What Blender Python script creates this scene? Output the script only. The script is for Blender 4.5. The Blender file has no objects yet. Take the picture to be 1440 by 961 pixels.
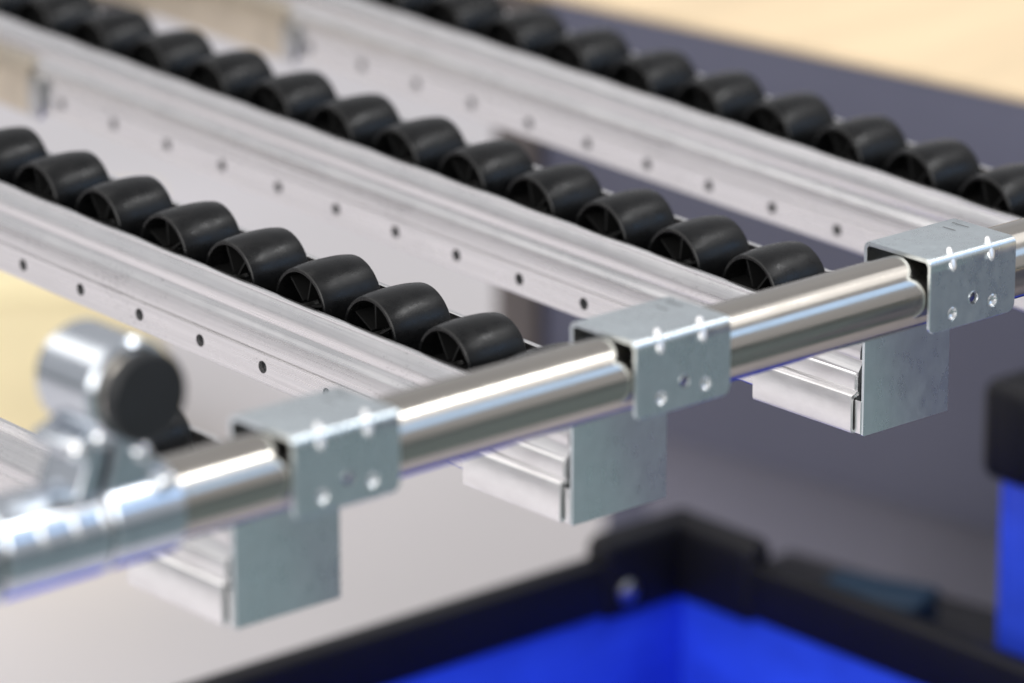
import bpy, bmesh, math, random
from mathutils import Matrix, Vector

random.seed(7)
scene = bpy.context.scene
COL = scene.collection
U = 0.001                      # everything below is written in millimetres

# ------------------------------------------------------------------ camera
cam_data = bpy.data.cameras.new('camera')
cam = bpy.data.objects.new('camera', cam_data)
COL.objects.link(cam)
cam_data.sensor_fit = 'HORIZONTAL'
cam_data.sensor_width = 36.0
cam_data.lens = 6840.0 / 1440.0 * 36.0
cam_data.clip_start = 0.05
cam_data.clip_end = 200.0
cam.matrix_world = Matrix((
    (0.7542288, 0.20635869, -0.62334181, -0.97903920),
    (-0.65660203, 0.2318824, -0.71770769, -1.16004508),
    (-0.00356323, 0.9506033, 0.31038792, 0.52300332),
    (0, 0, 0, 1)))
cam_data.dof.use_dof = True
cam_data.dof.focus_distance = 1.775
cam_data.dof.aperture_fstop = 5.0
cam_data.dof.aperture_blades = 9
scene.camera = cam

# ------------------------------------------------------------------ world, lamps, exposure
world = bpy.data.worlds.new('World')
scene.world = world
world.use_nodes = True
bg = world.node_tree.nodes['Background']
bg.inputs['Color'].default_value = (0.655, 0.66, 0.685, 1)
bg.inputs['Strength'].default_value = 0.55


def area(name, loc, target, sx, sy, power, color):
    d = bpy.data.lights.new(name, 'AREA')
    d.shape = 'RECTANGLE'
    d.size = sx
    d.size_y = sy
    d.energy = power
    d.color = color
    o = bpy.data.objects.new(name, d)
    COL.objects.link(o)
    o.location = loc
    o.rotation_euler = (Vector(target) - Vector(loc)).to_track_quat('-Z', 'Y').to_euler()
    return o


area('ceiling_lamp', (-0.9, 1.0, 2.7), (0.1, 0.35, 0), 3.8, 3.6, 58, (1.0, 0.97, 0.935))
area('window_left_lamp', (-2.9, -0.9, 1.3), (0.1, 0.3, -0.1), 3.0, 2.2, 62, (1.0, 0.98, 0.955))
area('window_front_lamp', (2.4, -2.3, 1.75), (0.15, 0.1, 0), 2.1, 0.75, 5.2, (0.30, 0.58, 1.0))
area('ceiling_strip_lamp', (2.3, -0.9, 2.5), (0.15, 0.1, 0), 3.2, 0.7, 6, (1.0, 1.0, 1.0))
area('tube_lamp', (1.45, -0.75, 2.0), (0.15, 0.05, 0), 1.2, 0.07, 6, (1.0, 1.0, 1.0))

scene.view_settings.view_transform = 'Standard'
scene.view_settings.look = 'None'
scene.view_settings.gamma = 1.0
scene.view_settings.exposure = 0.50
scene.view_settings.use_curve_mapping = False
scene.render.engine = 'CYCLES'
scene.cycles.use_denoising = True

# ------------------------------------------------------------------ materials


def mat(name, color, rough=0.5, metal=0.0, var=0.0, vscale=(60, 60, 60), bump=0.0, bscale=(300, 300, 300),
        rvar=0.0, spec=0.5, tint=None, detail=5.0, smudge=0.0, sscale=(45, 45, 45), speck=0.0, kscale=(1100, 700, 1100)):
    m = bpy.data.materials.new(name)
    m.use_nodes = True
    nt = m.node_tree
    n = nt.nodes
    l = nt.links
    p = n['Principled BSDF']
    p.inputs['Roughness'].default_value = rough
    p.inputs['Metallic'].default_value = metal
    p.inputs['Specular IOR Level'].default_value = spec
    p.inputs['Base Color'].default_value = (*color, 1)
    tc = n.new('ShaderNodeTexCoord')

    def noise(scale, detail=5.0, seed=0.0):
        mp = n.new('ShaderNodeMapping')
        mp.inputs['Scale'].default_value = scale
        mp.inputs['Location'].default_value = (seed, seed * 1.7, seed * 0.3)
        l.new(tc.outputs['Object'], mp.inputs['Vector'])
        t = n.new('ShaderNodeTexNoise')
        t.inputs['Scale'].default_value = 1.0
        t.inputs['Detail'].default_value = detail
        t.inputs['Roughness'].default_value = 0.62
        l.new(mp.outputs['Vector'], t.inputs['Vector'])
        return t.outputs['Fac']
    if var > 0:
        f = noise(vscale, detail, 3.1)
        r = n.new('ShaderNodeValToRGB')
        r.color_ramp.elements[0].position = 0.28
        r.color_ramp.elements[1].position = 0.72
        lo = [c * (1 - var) for c in color]
        hi = [min(1, c * (1 + var)) for c in (tint or color)]
        r.color_ramp.elements[0].color = (*lo, 1)
        r.color_ramp.elements[1].color = (*hi, 1)
        l.new(f, r.inputs['Fac'])
        l.new(r.outputs['Color'], p.inputs['Base Color'])
    if speck > 0:
        f = noise(kscale, 2.0, 14.2)
        g = noise((30, 14, 30), 3.0, 31.0)
        sm = n.new('ShaderNodeMath')
        sm.operation = 'MULTIPLY'
        l.new(f, sm.inputs[0])
        l.new(g, sm.inputs[1])
        mr = n.new('ShaderNodeMapRange')
        mr.inputs['From Min'].default_value = 0.36
        mr.inputs['From Max'].default_value = 0.42
        mr.inputs['To Min'].default_value = 0.0
        mr.inputs['To Max'].default_value = speck
        l.new(sm.outputs[0], mr.inputs['Value'])
        mix = n.new('ShaderNodeMix')
        mix.data_type = 'RGBA'
        src = p.inputs['Base Color'].links[0].from_socket if p.inputs['Base Color'].links else None
        if src:
            l.new(src, mix.inputs['A'])
        else:
            mix.inputs['A'].default_value = (*color, 1)
        mix.inputs['B'].default_value = (0.10, 0.09, 0.085, 1)
        l.new(mr.outputs['Result'], mix.inputs['Factor'])
        l.new(mix.outputs['Result'], p.inputs['Base Color'])
    if rvar > 0:
        f = noise(vscale, detail, 9.4)
        if smudge > 0:
            f2 = noise(sscale, 6.0, 21.3)
            mx = n.new('ShaderNodeMath')
            mx.operation = 'MULTIPLY_ADD'
            l.new(f2, mx.inputs[0])
            mx.inputs[1].default_value = smudge
            sb = n.new('ShaderNodeMath')
            sb.operation = 'SUBTRACT'
            l.new(f, sb.inputs[0])
            sb.inputs[1].default_value = smudge * 0.5
            l.new(sb.outputs[0], mx.inputs[2])
            f = mx.outputs[0]
        mr = n.new('ShaderNodeMapRange')
        mr.inputs['From Min'].default_value = 0.3
        mr.inputs['From Max'].default_value = 0.7
        mr.inputs['To Min'].default_value = max(0.02, rough - rvar)
        mr.inputs['To Max'].default_value = min(1, rough + rvar)
        l.new(f, mr.inputs['Value'])
        l.new(mr.outputs['Result'], p.inputs['Roughness'])
    if bump > 0:
        f = noise(bscale, 4.0, 5.7)
        b = n.new('ShaderNodeBump')
        b.inputs['Strength'].default_value = bump
        b.inputs['Distance'].default_value = 0.0004
        l.new(f, b.inputs['Height'])
        l.new(b.outputs['Normal'], p.inputs['Normal'])
    return m


M_ALU = mat('extruded_aluminium', (0.84, 0.828, 0.83), 0.31, 1.0, 0.10, (700, 9, 700), 0.12, (1600, 12, 1600), 0.07,
            smudge=0.6, speck=0.35)
M_ZINC = mat('zinc_plated_steel', (0.73, 0.795, 0.82), 0.31, 1.0, 0.06, (260, 260, 130), 0.09, (1500, 1500, 900), 0.06, detail=8, smudge=1.0)
M_ZINC_E = mat('bright_zinc_edge', (0.80, 0.81, 0.82), 0.22, 1.0, 0.1, (300, 300, 300), 0.05, (900, 900, 900))
M_TRAY = mat('pressed_zinc_tray', (0.92, 0.905, 0.90), 0.33, 1.0, 0.10, (90, 40, 90), 0.08, (700, 300, 700), 0.06)
M_PIPE = mat('polished_steel', (0.50, 0.466, 0.42), 0.16, 1.0, 0.08, (6, 240, 240), 0.035, (15, 900, 900), 0.05, smudge=1.3, speck=0.25)
M_CHROME = mat('chrome_plate', (0.64, 0.68, 0.73), 0.19, 1.0, 0.06, (90, 90, 90), 0.02, (300, 300, 300), 0.04)
M_ROLLER = mat('black_roller_plastic', (0.003, 0.0034, 0.0042), 0.29, 0.0, 0.3, (160, 220, 220), 0.10, (260, 700, 700), 0.07,
               tint=(0.006, 0.006, 0.006), spec=0.27, smudge=1.0, sscale=(120, 120, 120), speck=0.12)
M_ROLLER_D = mat('black_roller_core', (0.010, 0.010, 0.011), 0.6)
M_RIB = mat('roller_rib_plastic', (0.009, 0.009, 0.009), 0.55, spec=0.3)
M_NOTCH = mat('bare_bright_steel', (0.95, 0.95, 0.95), 0.38, 1.0)  # near-white colour paints the glints on the stamped notches
M_BOLT = mat('polished_bolt', (0.85, 0.86, 0.88), 0.10, 1.0)
M_ZINC_D = mat('dull_zinc_scratch', (0.30, 0.31, 0.32), 0.5, 1.0)  # dark tone paints the shade inside the pressed slots
M_STEEL = mat('axle_steel', (0.55, 0.55, 0.54), 0.3, 1.0)
M_HOLE = mat('dark_oxide', (0.02, 0.02, 0.02), 0.7)
M_CAP = mat('black_cap_plastic', (0.012, 0.013, 0.015), 0.55, 0, 0.3, (80, 80, 80), 0.1, (500, 500, 500))
M_BLUE = mat('blue_bin_plastic', (0.028, 0.088, 0.90), 0.45, 0, 0.22, (16, 16, 40), 0.10, (200, 200, 200))
M_BLACK = mat('black_rim_plastic', (0.006, 0.006, 0.009), 0.5, 0, 0.2, (30, 30, 30), 0.1, (300, 300, 300), spec=0.28)
M_SLATE = mat('slate_panel_paint', (0.10, 0.104, 0.150), 0.5, 0, 0.06, (5, 5, 5))
M_CREAM = mat('cream_worktop', (0.80, 0.63, 0.41), 0.55, 0, 0.10, (3, 20, 3))
M_CARD = mat('cream_cardboard', (0.90, 0.78, 0.48), 0.8, 0, 0.10, (8, 8, 8))
M_TAPE = mat('green_packing_tape', (0.55, 0.60, 0.28), 0.5)
M_FLOOR = mat('pale_grey_floor', (0.60, 0.58, 0.59), 0.55, 0, 0.09, (2.2, 2.2, 2.2), tint=(0.60, 0.575, 0.60), detail=2)
M_FLOOR2 = mat('dark_grey_floor', (0.17, 0.215, 0.22), 0.7, 0, 0.1, (2, 2, 2))
M_ZINC_YREFL = mat('yellow_zinc', (0.74, 0.66, 0.54), 0.38, 1.0, 0.1, (60, 60, 60))  # plain zinc; the yellow reflection of its surroundings is in the colour
M_SHADE_FLOOR = mat('lavender_grey_paint', (0.185, 0.182, 0.225), 0.6, 0, 0.05, (5, 5, 5))
M_POST = mat('brown_grey_coated_pipe', (0.10, 0.085, 0.08), 0.35, 0.0, 0.1, (20, 20, 20))
M_TEAL = mat('teal_plastic', (0.008, 0.032, 0.066), 0.6, 0, 0.1, (20, 20, 20))
M_DARK = mat('charcoal_plastic', (0.022, 0.022, 0.024), 0.5, 0, 0.2, (20, 20, 20))

# ------------------------------------------------------------------ helpers


def link_mesh(name, me, material, parent=None, loc=(0, 0, 0), rot=(0, 0, 0)):
    o = bpy.data.objects.new(name, me)
    COL.objects.link(o)
    if material is not None and not me.materials:
        me.materials.append(material)
    o.location = [c * U for c in loc]
    o.rotation_euler = rot
    if parent is not None:
        o.parent = parent
    return o


def from_bm(name, bm, smooth=None):
    bmesh.ops.recalc_face_normals(bm, faces=bm.faces)
    me = bpy.data.meshes.new(name)
    bm.to_mesh(me)
    bm.free()
    if smooth is not None:
        for p in me.polygons:
            p.use_smooth = True
        me.set_sharp_from_angle(angle=math.radians(smooth))
    return me


def empty(name, loc=(0, 0, 0), rot=(0, 0, 0), label=None, category=None, group=None):
    o = bpy.data.objects.new(name, None)
    COL.objects.link(o)
    o.empty_display_size = 0.01
    o.location = [c * U for c in loc]
    o.rotation_euler = rot
    tag(o, label, category, group)
    return o


def tag(o, label=None, category=None, group=None, kind=None):
    if label:
        o['label'] = label
    if category:
        o['category'] = category
    if group:
        o['group'] = group
    if kind:
        o['kind'] = kind
    return o


def V(bm, x, y, z):
    return bm.verts.new((x * U, y * U, z * U))


def add_extrude(bm, pts, axis, a, b, cap=True):
    """closed polygon pts (2D) swept along axis from a to b (mm)"""
    def P(p, t):
        if axis == 'x':
            return V(bm, t, p[0], p[1])
        if axis == 'y':
            return V(bm, p[0], t, p[1])
        return V(bm, p[0], p[1], t)
    r0 = [P(p, a) for p in pts]
    r1 = [P(p, b) for p in pts]
    n = len(pts)
    for i in range(n):
        j = (i + 1) % n
        bm.faces.new((r0[i], r0[j], r1[j], r1[i]))
    if cap:
        bm.faces.new(r0)
        bm.faces.new(list(reversed(r1)))


def add_box(bm, x0, x1, y0, y1, z0, z1, bevel=0.0, seg=2):
    g = bmesh.ops.create_cube(bm, size=1.0)
    vs = g['verts']
    for v in vs:
        v.co = Vector(((x0 + x1) / 2 + v.co.x * (x1 - x0), (y0 + y1) / 2 + v.co.y * (y1 - y0),
                       (z0 + z1) / 2 + v.co.z * (z1 - z0))) * U
    if bevel > 0:
        es = {e for v in vs for e in v.link_edges}
        bmesh.ops.bevel(bm, geom=list(es), offset=bevel * U, segments=seg, affect='EDGES', profile=0.5)


def box_obj(name, x0, x1, y0, y1, z0, z1, material, parent=None, bevel=0.0, seg=2, origin=(0, 0, 0)):
    bm = bmesh.new()
    add_box(bm, x0, x1, y0, y1, z0, z1, bevel, seg)
    return link_mesh(name, from_bm(name, bm, 40 if bevel else None), material, parent, origin)


def add_lathe(bm, prof, axis='x', seg=48, center=(0, 0, 0), closed=False):
    """prof: list of (t along axis, radius)"""
    rings = []
    for t, r in prof:
        if r < 1e-6:
            c = {'x': (t, 0, 0), 'y': (0, t, 0), 'z': (0, 0, t)}[axis]
            rings.append([V(bm, c[0] + center[0], c[1] + center[1], c[2] + center[2])])
            continue
        ring = []
        for k in range(seg):
            a = 2 * math.pi * k / seg
            u, v = r * math.cos(a), r * math.sin(a)
            c = {'x': (t, u, v), 'y': (u, t, v), 'z': (u, v, t)}[axis]
            ring.append(V(bm, c[0] + center[0], c[1] + center[1], c[2] + center[2]))
        rings.append(ring)
    pairs = list(zip(rings[:-1], rings[1:]))
    if closed:
        pairs.append((rings[-1], rings[0]))
    for A, B in pairs:
        if len(A) == 1 and len(B) == 1:
            continue
        for k in range(seg):
            j = (k + 1) % seg
            if len(A) == 1:
                bm.faces.new((A[0], B[k], B[j]))
            elif len(B) == 1:
                bm.faces.new((A[k], A[j], B[0]))
            else:
                bm.faces.new((A[k], A[j], B[j], B[k]))


def lathe_obj(name, prof, axis, material, parent=None, seg=48, loc=(0, 0, 0), closed=False, smooth=35):
    bm = bmesh.new()
    add_lathe(bm, prof, axis, seg, closed=closed)
    return link_mesh(name, from_bm(name, bm, smooth), material, parent, loc)


def tube_prof(a, b, r_out, r_in, ch=0.4):
    return [(a, r_in), (a, r_out - ch), (a + ch, r_out), (b - ch, r_out), (b, r_out - ch), (b, r_in)]


def rounded_rect(x0, x1, z0, z1, r_bl=0, r_br=0, r_tr=0, r_tl=0, n=6):
    pts = []
    for cx, cz, r, a0 in ((x0 + r_bl, z0 + r_bl, r_bl, 180), (x1 - r_br, z0 + r_br, r_br, 270),
                          (x1 - r_tr, z1 - r_tr, r_tr, 0), (x0 + r_tl, z1 - r_tl, r_tl, 90)):
        if r == 0:
            pts.append((cx, cz))
        else:
            for k in range(n + 1):
                a = math.radians(a0 + 90 * k / n)
                pts.append((cx + r * math.cos(a), cz + r * math.sin(a)))
    return pts


def plate_mesh(name, outline, holes, axis, t0, t1, seg=20, keep_z=None, bevel=0.2):
    """sheet with round holes: outline 2D; holes (u, v, r); faces normal to axis, from t0 to t1"""
    bm = bmesh.new()

    def P(p):
        return V(bm, t0, p[0], p[1]) if axis == 'x' else V(bm, p[0], t0, p[1])
    edges = []
    loops = [outline] + [[(u + r * math.cos(2 * math.pi * k / seg), v + r * math.sin(2 * math.pi * k / seg))
                          for k in range(seg)] for u, v, r in holes]
    for lp in loops:
        vs = [P(p) for p in lp]
        for i in range(len(vs)):
            edges.append(bm.edges.new((vs[i], vs[(i + 1) % len(vs)])))
    bmesh.ops.triangle_fill(bm, edges=edges, use_beauty=True)
    bm.normal_update()
    g = bmesh.ops.extrude_face_region(bm, geom=list(bm.faces))
    d = Vector(((t1 - t0) * U, 0, 0)) if axis == 'x' else Vector((0, (t1 - t0) * U, 0))
    bmesh.ops.translate(bm, vec=d, verts=[e for e in g['geom'] if isinstance(e, bmesh.types.BMVert)])
    bmesh.ops.recalc_face_normals(bm, faces=bm.faces)
    bm.normal_update()
    k = 1 if axis == 'y' else 0
    es = []
    for e in bm.edges:
        a, c = e.verts[0].co, e.verts[1].co
        if abs(a[k] - c[k]) > 1e-7 or len(e.link_faces) != 2:
            continue
        if e.link_faces[0].normal.dot(e.link_faces[1].normal) > 0.9 and e.calc_face_angle(0) < 0.5:
            continue
        if keep_z is not None and abs(a.z - keep_z * U) < 1e-6 and abs(c.z - keep_z * U) < 1e-6:
            continue
        es.append(e)
    bmesh.ops.bevel(bm, geom=es, offset=bevel * U, segments=1, affect='EDGES', profile=0.5)
    return from_bm(name, bm, 30)


# ------------------------------------------------------------------ the setting
def sheet(name, x0, x1, y0, y1, z, material):
    bm = bmesh.new()
    bm.faces.new([V(bm, x0, y0, z), V(bm, x1, y0, z), V(bm, x1, y1, z), V(bm, x0, y1, z)])
    o = link_mesh(name, from_bm(name, bm), material)
    o['kind'] = 'structure'
    return o


FLOOR_Z = -480.0
bm = bmesh.new()
add_box(bm, -2500, 9000, -260, 12000, FLOOR_Z - 120, FLOOR_Z)  # front edge stops short so the brackets reflect the darker sheet below
tag(link_mesh('platform_floor', from_bm('platform_floor', bm), M_FLOOR), kind='structure')
sheet('ground', -60000, 60000, -60000, 60000, FLOOR_Z - 121, M_FLOOR2)  # unseen sheet added, dark teal tone chosen for the bracket reflections

# ------------------------------------------------------------------ front pipe
X1, X2, X3, X4 = -77.0, 70.1, 211.4, 352.8       # left edges of the tracks / brackets
W = 44.0
PR = 13.8
pipe = lathe_obj('front_pipe', tube_prof(-300, 520, PR, PR - 1.2), 'x', M_PIPE, None, 96, closed=True)
tag(pipe, 'long polished steel round pipe running across the front through the brackets', 'pipe')

# ------------------------------------------------------------------ roller tracks
SLOPE = 0.0300
ANG = math.atan(SLOPE)
RAIL_END = 760.0
HOLE_P = 37.78

left = [(0.0, -55.3), (0.0, -44.7), (1.1, -44.5), (1.1, -43.5), (0.3, -43.2), (0.25, -35.9), (0.45, -35.5),
        (1.2, -34.2), (2.1, -32.5), (2.3, -31.7), (2.2, -31.2), (1.05, -31.0), (0.85, -30.6), (0.9, -27.6), (1.25, -26.2),
        (2.5, -22.9), (3.0, -22.2), (2.9, -21.8), (1.75, -21.4), (1.65, -20.9), (1.9, -20.45), (2.4, -20.3),
        (3.6, -20.3), (4.0, -20.5), (4.1, -20.9)]
inner = [(4.1, -24.5), (4.1, -28.5), (4.4, -31.0), (4.4, -36.5), (1.8, -39.0), (1.8, -53.2), (2.6, -54.0)]


def rail_mesh(name, y_front, hole0, RAIL_END=RAIL_END):
    """extruded U rail; the lower outer bands carry real drilled holes"""
    half = left + inner
    bottom_l = (0.7, -56.0)
    prof = [bottom_l] + half
    mir = [(W - x, z) for x, z in reversed(prof)]
    full = prof + mir                               # closed loop
    bm = bmesh.new()
    r0 = [V(bm, p[0], y_front, p[1]) for p in full]
    r1 = [V(bm, p[0], RAIL_END, p[1]) for p in full]
    n = len(full)

    def is_band(a, b):
        for s in (0.0, W):
            if abs(a[0] - s) < 1e-6 and abs(b[0] - s) < 1e-6:
                return True
        for s in (1.8, W - 1.8):
            if abs(a[0] - s) < 1e-6 and abs(b[0] - s) < 1e-6:
                return True
        return False
    for i in range(n):
        j = (i + 1) % n
        if is_band(full[i], full[j]):
            continue
        bm.faces.new((r0[i], r0[j], r1[j], r1[i]))
    bm.faces.new(r0)
    bm.faces.new(list(reversed(r1)))
    # drilled bands
    ys = []
    y = hole0
    while y < RAIL_END - 10:
        if y > y_front + 8:
            ys.append(y)
        y += HOLE_P
    seg = 16
    hr = 2.45
    hz = -49.3
    for xo, xi, zo, zi in ((0.0, 1.8, (-55.3, -44.3), (-53.2, -39.0)), (W, W - 1.8, (-55.3, -44.3), (-53.2, -39.0))):
        rings = {}
        for xx, (za, zb) in ((xo, zo), (xi, zi)):
            prev = y_front
            bounds = [y_front] + [(ys[k] + ys[k + 1]) / 2 for k in range(len(ys) - 1)] + [RAIL_END]
            for k, yc in enumerate(ys):
                y0, y1 = bounds[k], bounds[k + 1]
                ring = [V(bm, xx, yc + hr * math.cos(2 * math.pi * t / seg), hz + hr * math.sin(2 * math.pi * t / seg))
                        for t in range(seg)]
                rings.setdefault(k, []).append(ring)
                # square around it: points matched to the ring
                hs = 4.2
                sq = []
                for t in range(seg):
                    a = 2 * math.pi * t / seg
                    m = max(abs(math.cos(a)), abs(math.sin(a)))
                    sq.append(V(bm, xx, yc + hs * math.cos(a) / m, hz + hs * math.sin(a) / m))
                for t in range(seg):
                    u = (t + 1) % seg
                    bm.faces.new((ring[t], ring[u], sq[u], sq[t]))
                # the four strips that fill the rest
                def quad(ya, yb, z0, z1):
                    bm.faces.new((V(bm, xx, ya, z0), V(bm, xx, yb, z0), V(bm, xx, yb, z1), V(bm, xx, ya, z1)))
                quad(y0, yc - hs, za, zb)
                quad(yc + hs, y1, za, zb)
                quad(yc - hs, yc + hs, za, hz - hs)
                quad(yc - hs, yc + hs, hz + hs, zb)
        for k, (ra, rb) in rings.items():
            for t in range(seg):
                u = (t + 1) % seg
                bm.faces.new((ra[t], ra[u], rb[u], rb[t]))
    me = from_bm(name, bm, 28)
    return me


def roller_mesh():
    bm = bmesh.new()
    h = 13.5
    prof = []
    n = 18
    # outer barrel: narrower ends swelling to a broad flat crown
    for k in range(n + 1):
        t = -1 + 2 * k / n
        prof.append((t * (h - 0.4), 15.05 + 1.0 * (1 - abs(t) ** 2.8)))
    prof = [(-h, 14.6)] + prof + [(h, 14.6)]
    # right recess
    rec = [(h, 13.7), (h - 0.4, 13.45), (3.0, 13.2), (3.0, 3.0), (6.5, 2.8), (6.5, 1.55)]
    lec = [(-x, r) for x, r in reversed(rec)]
    add_lathe(bm, lec + prof + rec, 'x', 44)
    return from_bm('roller', bm, 32)


def ribs_mesh():
    bm = bmesh.new()
    for s in (-1, 1):
        for k in range(6):
            a = 2 * math.pi * k / 6 + (0.2 if s > 0 else 0)
            c, sn = math.cos(a), math.sin(a)
            w = 0.38
            ring0, ring1 = [], []
            for x, lst in ((s * 3.1, ring0), (s * 10.4, ring1)):
                for rr, ww in ((2.7, -w), (13.35, -w), (13.35, w), (2.7, w)):
                    lst.append(V(bm, x, rr * c - ww * sn, rr * sn + ww * c))
            for i in range(4):
                j = (i + 1) % 4
                bm.faces.new((ring0[i], ring0[j], ring1[j], ring1[i]))
            bm.faces.new(ring1)
    return from_bm('rib_set', bm)


def axle_mesh():
    bm = bmesh.new()
    add_lathe(bm, [(-18.0, 0), (-18.0, 1.5), (18.0, 1.5), (18.0, 0)], 'x', 12)
    return from_bm('axle', bm, 40)


ROLLER = roller_mesh()
ROLLER.materials.append(M_ROLLER)
RIBS = ribs_mesh()
RIBS.materials.append(M_RIB)
AXLE = axle_mesh()
AXLE.materials.append(M_STEEL)


def roller_track(x0, hole0, wheel0, label, n_wheels, rail_front=18.6, rail_end=RAIL_END):
    t = empty('roller_track', (x0, 0, 0), (ANG, 0, 0), label, 'roller track', 'aluminium roller tracks')
    link_mesh('rail', rail_mesh('rail', rail_front, hole0, rail_end), M_ALU, t)
    for xa in (2.0, W - 3.1):
        box_obj('roller_cage', xa, xa + 1.1, rail_front + 1, rail_end - 1, -53.0, -40.2, M_CAP, t)  # black strips added inside the walls to darken the drilled holes
    for k in range(n_wheels):
        y = wheel0 + 41.3 * k
        r = link_mesh('roller', ROLLER, M_ROLLER, t, (W / 2 + random.uniform(-.4, .4), y + random.uniform(-.4, .4), -25.4 + random.uniform(-.15, .15)),
                      (random.uniform(0, 6.28), 0, random.uniform(-.016, .016)))
        link_mesh('rib_set', RIBS, M_RIB, r)
        link_mesh('axle', AXLE, M_STEEL, r)
    return t


t0 = roller_track(X1, 27.0, 97.3, 'aluminium roller track directly behind the black pipe end cap, leftmost in view', 1, 18.6, 116.0)
bm = bmesh.new()
add_extrude(bm, [(0, -55.3), (0, -44.7), (1.1, -44.5), (1.1, -43.5), (0.3, -43.2), (0.3, -40.0), (0.7, -38.4), (1.6, -38.2), (2.0, -38.6),
                 (2.0, -54.0), (W - 2, -54.0), (W - 2, -51.5), (W, -51.5), (W, -55.3), (W - 0.7, -56.0), (0.7, -56.0)], 'y', 116.3, RAIL_END)
link_mesh('low_rail', from_bm('low_rail', bm, 30), M_ALU, t0)
roller_track(X2, 36.1, 52.6, 'aluminium roller track hung on the middle bracket, its last black wheels in sharp focus', 13)
roller_track(X3, 53.7, 43.9, 'aluminium roller track hung on the right-hand bracket, in the middle of the picture', 16)
roller_track(X4, 20.6, 58.4, 'farthest aluminium roller track, with blurred black wheels next to the slate panel', 16)

# ------------------------------------------------------------------ brackets over the pipe
TH = 1.5
ZT, YB, YF = 15.5, 16.2, -15.6
ZFB, ZPB = -12.3, -58.6


def bent_sheet():
    """section (y, z) of the hooked sheet: hanging plate, top, front bend down to z = 10"""
    out, inn = [], []
    r = 2.6
    y_back = YB + TH
    out.append((y_back, ZPB))
    for k in range(7):
        a = math.radians(90 * k / 6)
        out.append((y_back - r + r * math.cos(a), ZT - r + r * math.sin(a)))
    for k in range(7):
        a = math.radians(90 + 90 * k / 6)
        out.append((YF + r + r * math.cos(a), ZT - r + r * math.sin(a)))
    out.append((YF, 10.6))
    ri = r - TH
    inn.append((YF + TH, 10.6))
    for k in range(7):
        a = math.radians(180 - 90 * k / 6)
        inn.append((YF + r + ri * math.cos(a), ZT - r + ri * math.sin(a)))
    for k in range(7):
        a = math.radians(90 - 90 * k / 6)
        inn.append((y_back - r + ri * math.cos(a), ZT - r + ri * math.sin(a)))
    inn.append((YB, ZPB))
    return out + inn


def tray_mesh():
    outer = [(1.9, -34.6), (0.9, -35.0), (-0.1, -35.8), (-0.5, -36.8), (-0.6, -41.6), (0.3, -42.4), (0.3, -43.2), (-1.9, -44.0), (-2.3, -44.8), (-2.3, -56.8),
             (-1.9, -58.0), (-0.9, -58.4)]
    th = 1.1
    inner_l = [(-0.7, -57.2), (-1.2, -56.6), (-1.2, -45.8), (-0.9, -45.0), (1.0, -44.2), (1.2, -42.0), (0.6, -40.8), (0.6, -37.2), (0.9, -36.5), (2.1, -35.7)]
    bm = bmesh.new()
    # left lip, bottom, right lip as one open channel section
    left_loop = outer
    sec = left_loop + [(W - x, z) for x, z in reversed(left_loop)]
    sec_in = [(W - x, z) for x, z in reversed(list(reversed(inner_l)))]
    sec = sec + [(W - x, z) for x, z in reversed(inner_l)][0:0]
    inn = [(W - x, z) for x, z in reversed(inner_l)] + inner_l
    add_extrude(bm, sec + inn, 'y', 20.6, 72.0)
    return from_bm('tray', bm, 30)


BENT = None


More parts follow.
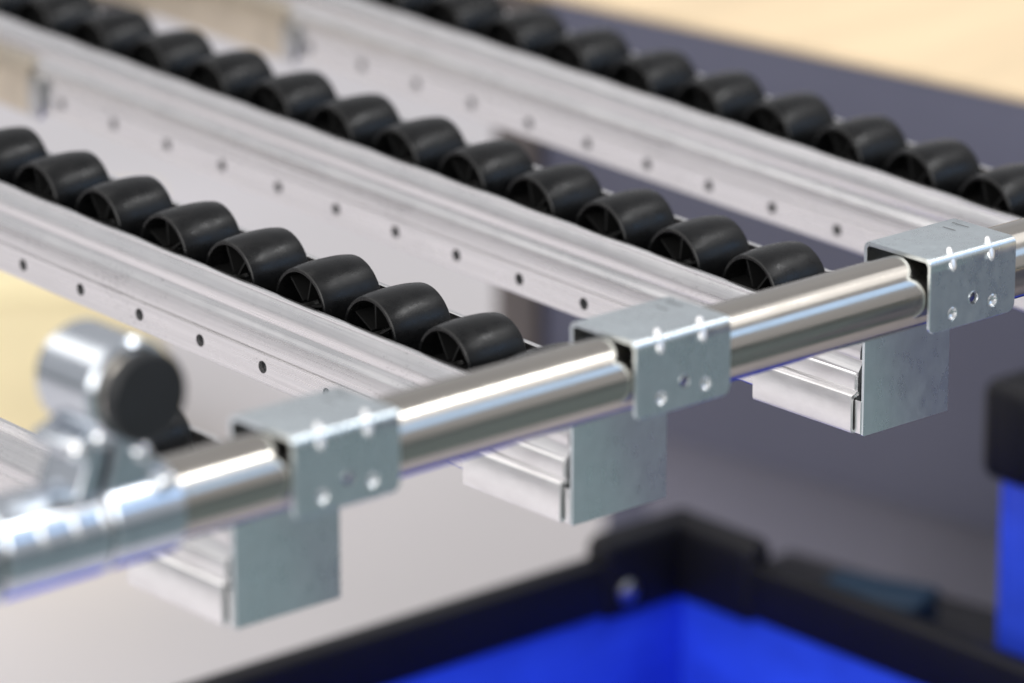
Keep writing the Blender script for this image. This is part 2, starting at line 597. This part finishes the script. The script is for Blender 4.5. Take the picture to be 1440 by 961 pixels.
def bracket(x0, label):
    b = empty('pipe_bracket', (x0, 0, 0), (0, 0, 0), label, 'bracket', 'zinc brackets hooked over the pipe')
    bm = bmesh.new()
    add_extrude(bm, bent_sheet(), 'x', 0, W)
    es = [e for e in bm.edges if abs(e.verts[0].co.x - e.verts[1].co.x) < 1e-7
          and not (abs(e.verts[0].co.z - 10.6 * U) < 1e-6 and abs(e.verts[1].co.z - 10.6 * U) < 1e-6)]
    bmesh.ops.bevel(bm, geom=es, offset=0.22 * U, segments=1, affect='EDGES', profile=0.5)
    link_mesh('hook_plate', from_bm('hook_plate', bm, 35), M_ZINC, b)
    # front flange with rounded lower corners and three holes
    holes = [(11.6, -6.6, 2.35), (32.2, -6.0, 2.35), (22.3, -2.9, 2.1)]
    link_mesh('front_flange', plate_mesh('front_flange', rounded_rect(0, W, ZFB, 10.6, 2.6, 3.4), holes, 'y', YF, YF + TH, keep_z=10.6), M_ZINC, b)
    # pressed dimples in two of the holes
    for u, v, r in holes[:2]:
        bm = bmesh.new()
        add_lathe(bm, [(0.0, 2.37), (-0.28, 2.0), (0.45, 1.35), (0.9, 0.6), (0.7, 0)], 'y', 14)
        link_mesh('dimple', from_bm('dimple', bm, 12), M_ZINC_E, b, (u, YF + 0.12, v))
    bm = bmesh.new()
    add_lathe(bm, [(-0.22, 2.45), (-0.22, 2.15), (0.3, 1.95), (0.3, 2.45)], 'y', 20, closed=True)
    link_mesh('hole_rim', from_bm('hole_rim', bm, 30), M_ZINC_E, b, (22.3, YF - 0.02, -2.9))
    # stamped stiffening notches across the front bend
    for u in (11.6, 31.2):
        bm = bmesh.new()
        bmesh.ops.create_uvsphere(bm, u_segments=14, v_segments=10, radius=U)
        for v in bm.verts:
            v.co = Vector((v.co.x * 1.9, v.co.y * 1.0, v.co.z * 4.9))
        bmesh.ops.rotate(bm, matrix=Matrix.Rotation(math.radians(16), 3, 'Y'), verts=bm.verts)
        bmesh.ops.rotate(bm, matrix=Matrix.Rotation(math.radians(-34), 3, 'X'), verts=bm.verts)
        link_mesh('stamped_notch', from_bm('stamped_notch', bm, 60), M_NOTCH, b, (u, YF + 1.15, ZT - 2.0))
    # two short pressed lines at the rear of the top plate
    for u, y0, y1 in ((33.0, 4.0, 11.0), (39.5, 3.5, 12.5)):
        bm = bmesh.new()
        n = 6
        for k in range(n):
            pass
        add_extrude(bm, [(y0, ZT - 0.3), (y1, ZT - 0.3), (y1 - 0.4, ZT + 0.1), (y0 + 0.4, ZT + 0.1)], 'x', u - 0.4, u + 0.4)
        link_mesh('pressed_line', from_bm('pressed_line', bm), M_ZINC_D, b)
    # channel that holds the track behind the hanging plate
    link_mesh('tray', tray_mesh(), M_TRAY, b)
    for s in (0, 1):
        bm = bmesh.new()
        xa = -0.55 if s == 0 else W - 0.5
        add_box(bm, xa, xa + 1.05, YB + TH - 0.3, YB + TH + 4.6, ZPB + 0.5, -45.5, 0.3)
        link_mesh('end_tab', from_bm('end_tab', bm, 40), M_TRAY, b)
    return b


bracket(X1, 'zinc-plated bracket over the pipe nearest the black pipe end cap, out of focus')
bracket(X2, 'zinc-plated bracket over the pipe, the middle one of the three')
bracket(X3, 'zinc-plated bracket over the pipe in sharpest focus, on the right')

# ------------------------------------------------------------------ pipe joint and capped stub on the left
JX, JZ = -139.5, 45.5
jt = empty('pipe_joint', (-150, 0, 0), (0, 0, 0),
           'shiny chrome two-piece clamp joint wrapped round the front pipe at left', 'pipe joint')


def J(o):
    o.location = (o.location[0] + 0.150, o.location[1], o.location[2])
    return o


J(lathe_obj('sleeve', tube_prof(-187.5, -148.0, 16.2, PR + 0.15, 0.7), 'x', M_CHROME, jt, 72, closed=True))
J(lathe_obj('sleeve', tube_prof(-146.6, -119.5, 16.0, PR + 0.15, 0.7), 'x', M_CHROME, jt, 72, closed=True))
J(lathe_obj('collar', tube_prof(-204.0, -190.0, 17.2, PR + 0.15, 1.6), 'x', M_CHROME, jt, 72, closed=True))
# upper sleeve round the stub
bm = bmesh.new()
add_lathe(bm, tube_prof(-16.0, 13.0, 16.6, 14.3, 1.4), 'y', 64, closed=True)
J(link_mesh('upper_sleeve', from_bm('upper_sleeve', bm, 35), M_CHROME, jt, (JX, 0, JZ)))
# neck halves: thin left cheek, wider right cheek, a narrow gap between
for pts in ([(-158.5, 12.5), (-150.5, 12.5), (-146.6, 24.0), (-145.2, 34.0), (-151.0, 34.0), (-160.0, 30.5), (-160.0, 26.5), (-153.5, 24.0)],
            [(-147.2, 12.5), (-123.5, 12.5), (-123.5, 16.0), (-130.5, 24.0), (-132.0, 34.0), (-142.0, 34.0), (-143.2, 24.0)]):
    bm = bmesh.new()
    add_extrude(bm, pts, 'y', -11.0, 11.0)
    me = from_bm('neck', bm)
    o = J(link_mesh('neck', me, M_CHROME, jt))
    bv = o.modifiers.new('round', 'BEVEL')
    bv.width = 1.4 * U
    bv.segments = 4
    for p in me.polygons:
        p.use_smooth = True
for bx, by, bz in ((-157.0, -13.4, 28.8), (-148.5, -13.2, 31.0), (-133.8, -13.4, 23.2), (-125.5, -15.6, 12.2)):
    bm = bmesh.new()
    add_lathe(bm, [(3.0, 0), (3.0, 3.4), (-0.2, 3.4), (-1.2, 3.1), (-2.1, 2.2), (-2.6, 1.1), (-2.75, 0)], 'y', 24)
    J(link_mesh('bolt_head', from_bm('bolt_head', bm, 60), M_BOLT, jt, (bx, by + 2.0, bz)))
for u in (-174.0, -161.5, -150.6):
    bm = bmesh.new()
    bmesh.ops.create_uvsphere(bm, u_segments=12, v_segments=8, radius=U)
    for v in bm.verts:
        v.co = Vector((v.co.x * 1.5, v.co.y * 1.2, v.co.z * 5.0))
    bmesh.ops.rotate(bm, matrix=Matrix.Rotation(math.radians(-28), 3, 'X'), verts=bm.verts)
    J(link_mesh('stamped_notch', from_bm('stamped_notch', bm, 40), M_ZINC_E, jt, (u, -14.6, 6.6)))

st = empty('pipe_stub', (JX, 0, JZ), (0, 0, 0), 'short steel pipe stub with round black end cap above the front pipe', 'pipe stub')
lathe_obj('tube', tube_prof(-20.0, 16.0, 14.0, 12.6), 'y', M_PIPE, st, 64, closed=True)
lathe_obj('end_cap', [(-6.0, 0), (-6.0, 12.4), (-20.1, 12.4), (-20.1, 14.6), (-23.6, 14.6), (-24.6, 13.8), (-25.0, 12.2), (-25.0, 0)],
          'y', M_CAP, st, 64)

# ------------------------------------------------------------------ rear carriers and rear cross pipe
rp = lathe_obj('rear_pipe', tube_prof(-300, 620, 14, 12.8), 'x', M_PIPE, None, 48, closed=True)
rp.location = (0, 712 * U, -53.0 * U)
tag(rp, 'blurred steel cross pipe under the far ends of the tracks', 'pipe')
for x0, lab in ((X3, 'yellowish channel clip gripping the far end of the middle track'),
                (X4, 'yellowish channel clip gripping the far end of the farthest track')):
    c = empty('track_clip', (x0, 0, 0), (ANG, 0, 0), lab, 'clip', 'channel clips at the far ends')
    bm = bmesh.new()
    s = [(-0.4, -32.0), (-2.2, -36), (-2.6, -44), (-2.8, -58.2), (W + 2.8, -58.2), (W + 2.6, -44), (W + 0.4, -36),
         (W + 0.3, -36), (W + 1.2, -44), (W + 1.2, -56.6), (-1.2, -56.6), (-1.2, -44), (-0.3, -33)]
    add_extrude(bm, s, 'y', 528, 700)
    link_mesh('channel', from_bm('channel', bm, 30), M_ZINC_YREFL, c)
    bm = bmesh.new()
    add_box(bm, -3.4, -0.4, 519, 528, -58.4, -40, 0.6)
    link_mesh('end_lip', from_bm('end_lip', bm, 30), M_STEEL, c)  # separate grey piece stands in for shading on the clip's front edge


# ------------------------------------------------------------------ bins
def bin_box(x0, x1, y0, y1, z_top, z_bot, label, rim_h, corner_h, lip=6.0, cw=62.0):
    b = empty('storage_bin', ((x0 + x1) / 2, (y0 + y1) / 2, z_bot), (0, 0, 0), label, 'bin', 'blue bins with black rims')
    ox, oy, oz = (x0 + x1) / 2, (y0 + y1) / 2, z_bot
    X0, Xb, Y0, Yb = x0 - ox, x1 - ox, y0 - oy, y1 - oy
    zt = z_top - oz
    t = 4.0
    L = lip
    # blue walls (inset by the rim lip), floor
    wx0, wx1, wy0, wy1 = X0 + L, Xb - L, Y0 + L, Yb - L
    box_obj('wall_panel', wx0, wx1, wy1 - t, wy1, 4, zt - 6, M_BLUE, b, 0.8)
    box_obj('wall_panel', wx0, wx1, wy0, wy0 + t, 4, zt - 6, M_BLUE, b, 0.8)
    box_obj('wall_panel', wx0, wx0 + t, wy0 + t, wy1 - t, 4, zt - 6, M_BLUE, b, 0.8)
    box_obj('wall_panel', wx1 - t, wx1, wy0 + t, wy1 - t, 4, zt - 6, M_BLUE, b, 0.8)
    box_obj('base_panel', wx0, wx1, wy0, wy1, 0, 3.9, M_BLUE, b, 0.8)
    # black rim bars, hollow over the wall: inside and outside skirts read as one thick bar
    ti = t + 3.0
    for n, (a, c, d, e) in (('x', (X0, Xb, Yb - L - ti, Yb)), ('x', (X0, Xb, Y0, Y0 + L + ti)),
                            ('y', (X0, X0 + L + ti, Y0 + L + ti, Yb - L - ti)), ('y', (Xb - L - ti, Xb, Y0 + L + ti, Yb - L - ti))):
        box_obj('rim_bar', a, c, d, e, zt - rim_h, zt, M_BLACK, b, 3.0, 3)
    # raised corner blocks
    for sx in (0, 1):
        for sy in (0, 1):
            a, c = (X0 - 2, X0 + cw) if sx == 0 else (Xb - cw, Xb + 2)
            d, e = (Y0 - 2, Y0 + L + ti + 2) if sy == 0 else (Yb - L - ti - 2, Yb + 2)
            cb = box_obj('corner_block', a, c, d, e, zt - rim_h - 4, zt + corner_h, M_BLACK, b, 8.0, 5)
            a, c = (X0 - 1.8, X0 + L + ti + 2) if sx == 0 else (Xb - L - ti - 2, Xb + 1.8)
            d, e = (Y0 + 2, Y0 + cw) if sy == 0 else (Yb - cw, Yb - 2)
            box_obj('corner_wing', a, c, d, e, zt - rim_h - 4, zt + corner_h - 0.2, M_BLACK, cb, 8.0, 5)
    # round rivets on the rim's inner faces
    for rx in (X0 + 48, Xb - 48):
        bm = bmesh.new()
        add_lathe(bm, [(2, 0), (2, 5.5), (-1.0, 5.5), (-2.6, 3.5), (-3.0, 0)], 'y', 20)
        link_mesh('rivet', from_bm('rivet', bm, 40), M_STEEL, b, (rx, Yb - L - ti - 2.2, zt - rim_h * 0.62))
    return b


bin_box(76, 476, 90, 395, -262, FLOOR_Z, 'large blue bin with black rim below the tracks, seen from inside', 27, 11)
bin_box(500, 604, 118, 228, -156, FLOOR_Z, 'narrow tall blue bin with black rim at the right edge of the picture', 40, 3, 6.0, 30.0)

# ------------------------------------------------------------------ workbench
wb = empty('workbench', (640, 0, FLOOR_Z), (0, 0, math.radians(6.35)), 'workbench with cream top and slate-blue front panel behind the tracks', 'workbench')


def WB(name, x0, x1, y0, y1, z0, z1, m, bevel=0.6):
    return box_obj(name, x0, x1, y0, y1, z0 - FLOOR_Z, z1 - FLOOR_Z, m, wb, bevel)


# local frame: front face is x = 50, running along local y
WB('worktop', 50, 1500, -600, 690, -81, -77, M_CREAM, 0.8)
WB('front_panel', 51, 71, -590, 652, -300, -81.3, M_SLATE)
WB('lower_panel', 74, 90, -590, 600, -478, -300.4, M_SHADE_FLOOR)  # panel added under the bench; its colour stands in for shaded floor
WB('end_post', 46, 74, 654, 682, -300, -81.4, M_POST)
for yy in (-560, 600):
    for xx in (90, 1400):
        WB('leg', xx, xx + 45, yy, yy + 45, FLOOR_Z, -81.6, M_SLATE)

# ------------------------------------------------------------------ background clutter and carton
box_c = empty('tool_crate', (545, 330, FLOOR_Z), (0, 0, math.radians(8)), 'dark charcoal crate on the floor between the bins and the workbench', 'crate')
for nm, a in (('wall_panel', (-45, 45, 86, 90, 0, 156)), ('wall_panel', (-45, 45, -90, -86, 0, 156)), ('wall_panel', (-45, -41, -86, 86, 0, 156)),
              ('wall_panel', (41, 45, -86, 86, 0, 156)), ('lid', (-49, 49, -94, 94, 156.2, 170))):
    box_obj(nm, *a, M_DARK, box_c, 1.5)
tb = empty('parts_case', (540, 330, FLOOR_Z + 170.4), (0, 0, math.radians(20)), 'small teal-blue plastic case lying on the dark crate', 'case')
box_obj('case_body', -14, 14, -26, 26, 0, 13, M_TEAL, tb, 3, 3)
box_obj('case_lid', -15, 15, -27, 27, 13.2, 19, M_TEAL, tb, 3, 3)
box_obj('latch', -17, -14.6, -6, 6, 8, 17, M_DARK, tb, 0.6)

ct = empty('carton', (630, 1014, FLOOR_Z), (0, 0, math.radians(-38)), 'blurred cream cardboard carton standing on the floor behind the capped pipe stub', 'carton')
box_obj('carton_body', -300, 0, 0, 220, 0, 150, M_CARD, ct, 1.5)
box_obj('flap', -301, 1, -1, 106, 150.3, 153, M_CARD, ct, 0.8)
box_obj('flap', -301, 1, 109, 221, 150.3, 153, M_CARD, ct, 0.8)
box_obj('tape', -302, 2, 84, 130, 153.2, 154, M_TAPE, ct, 0.2)
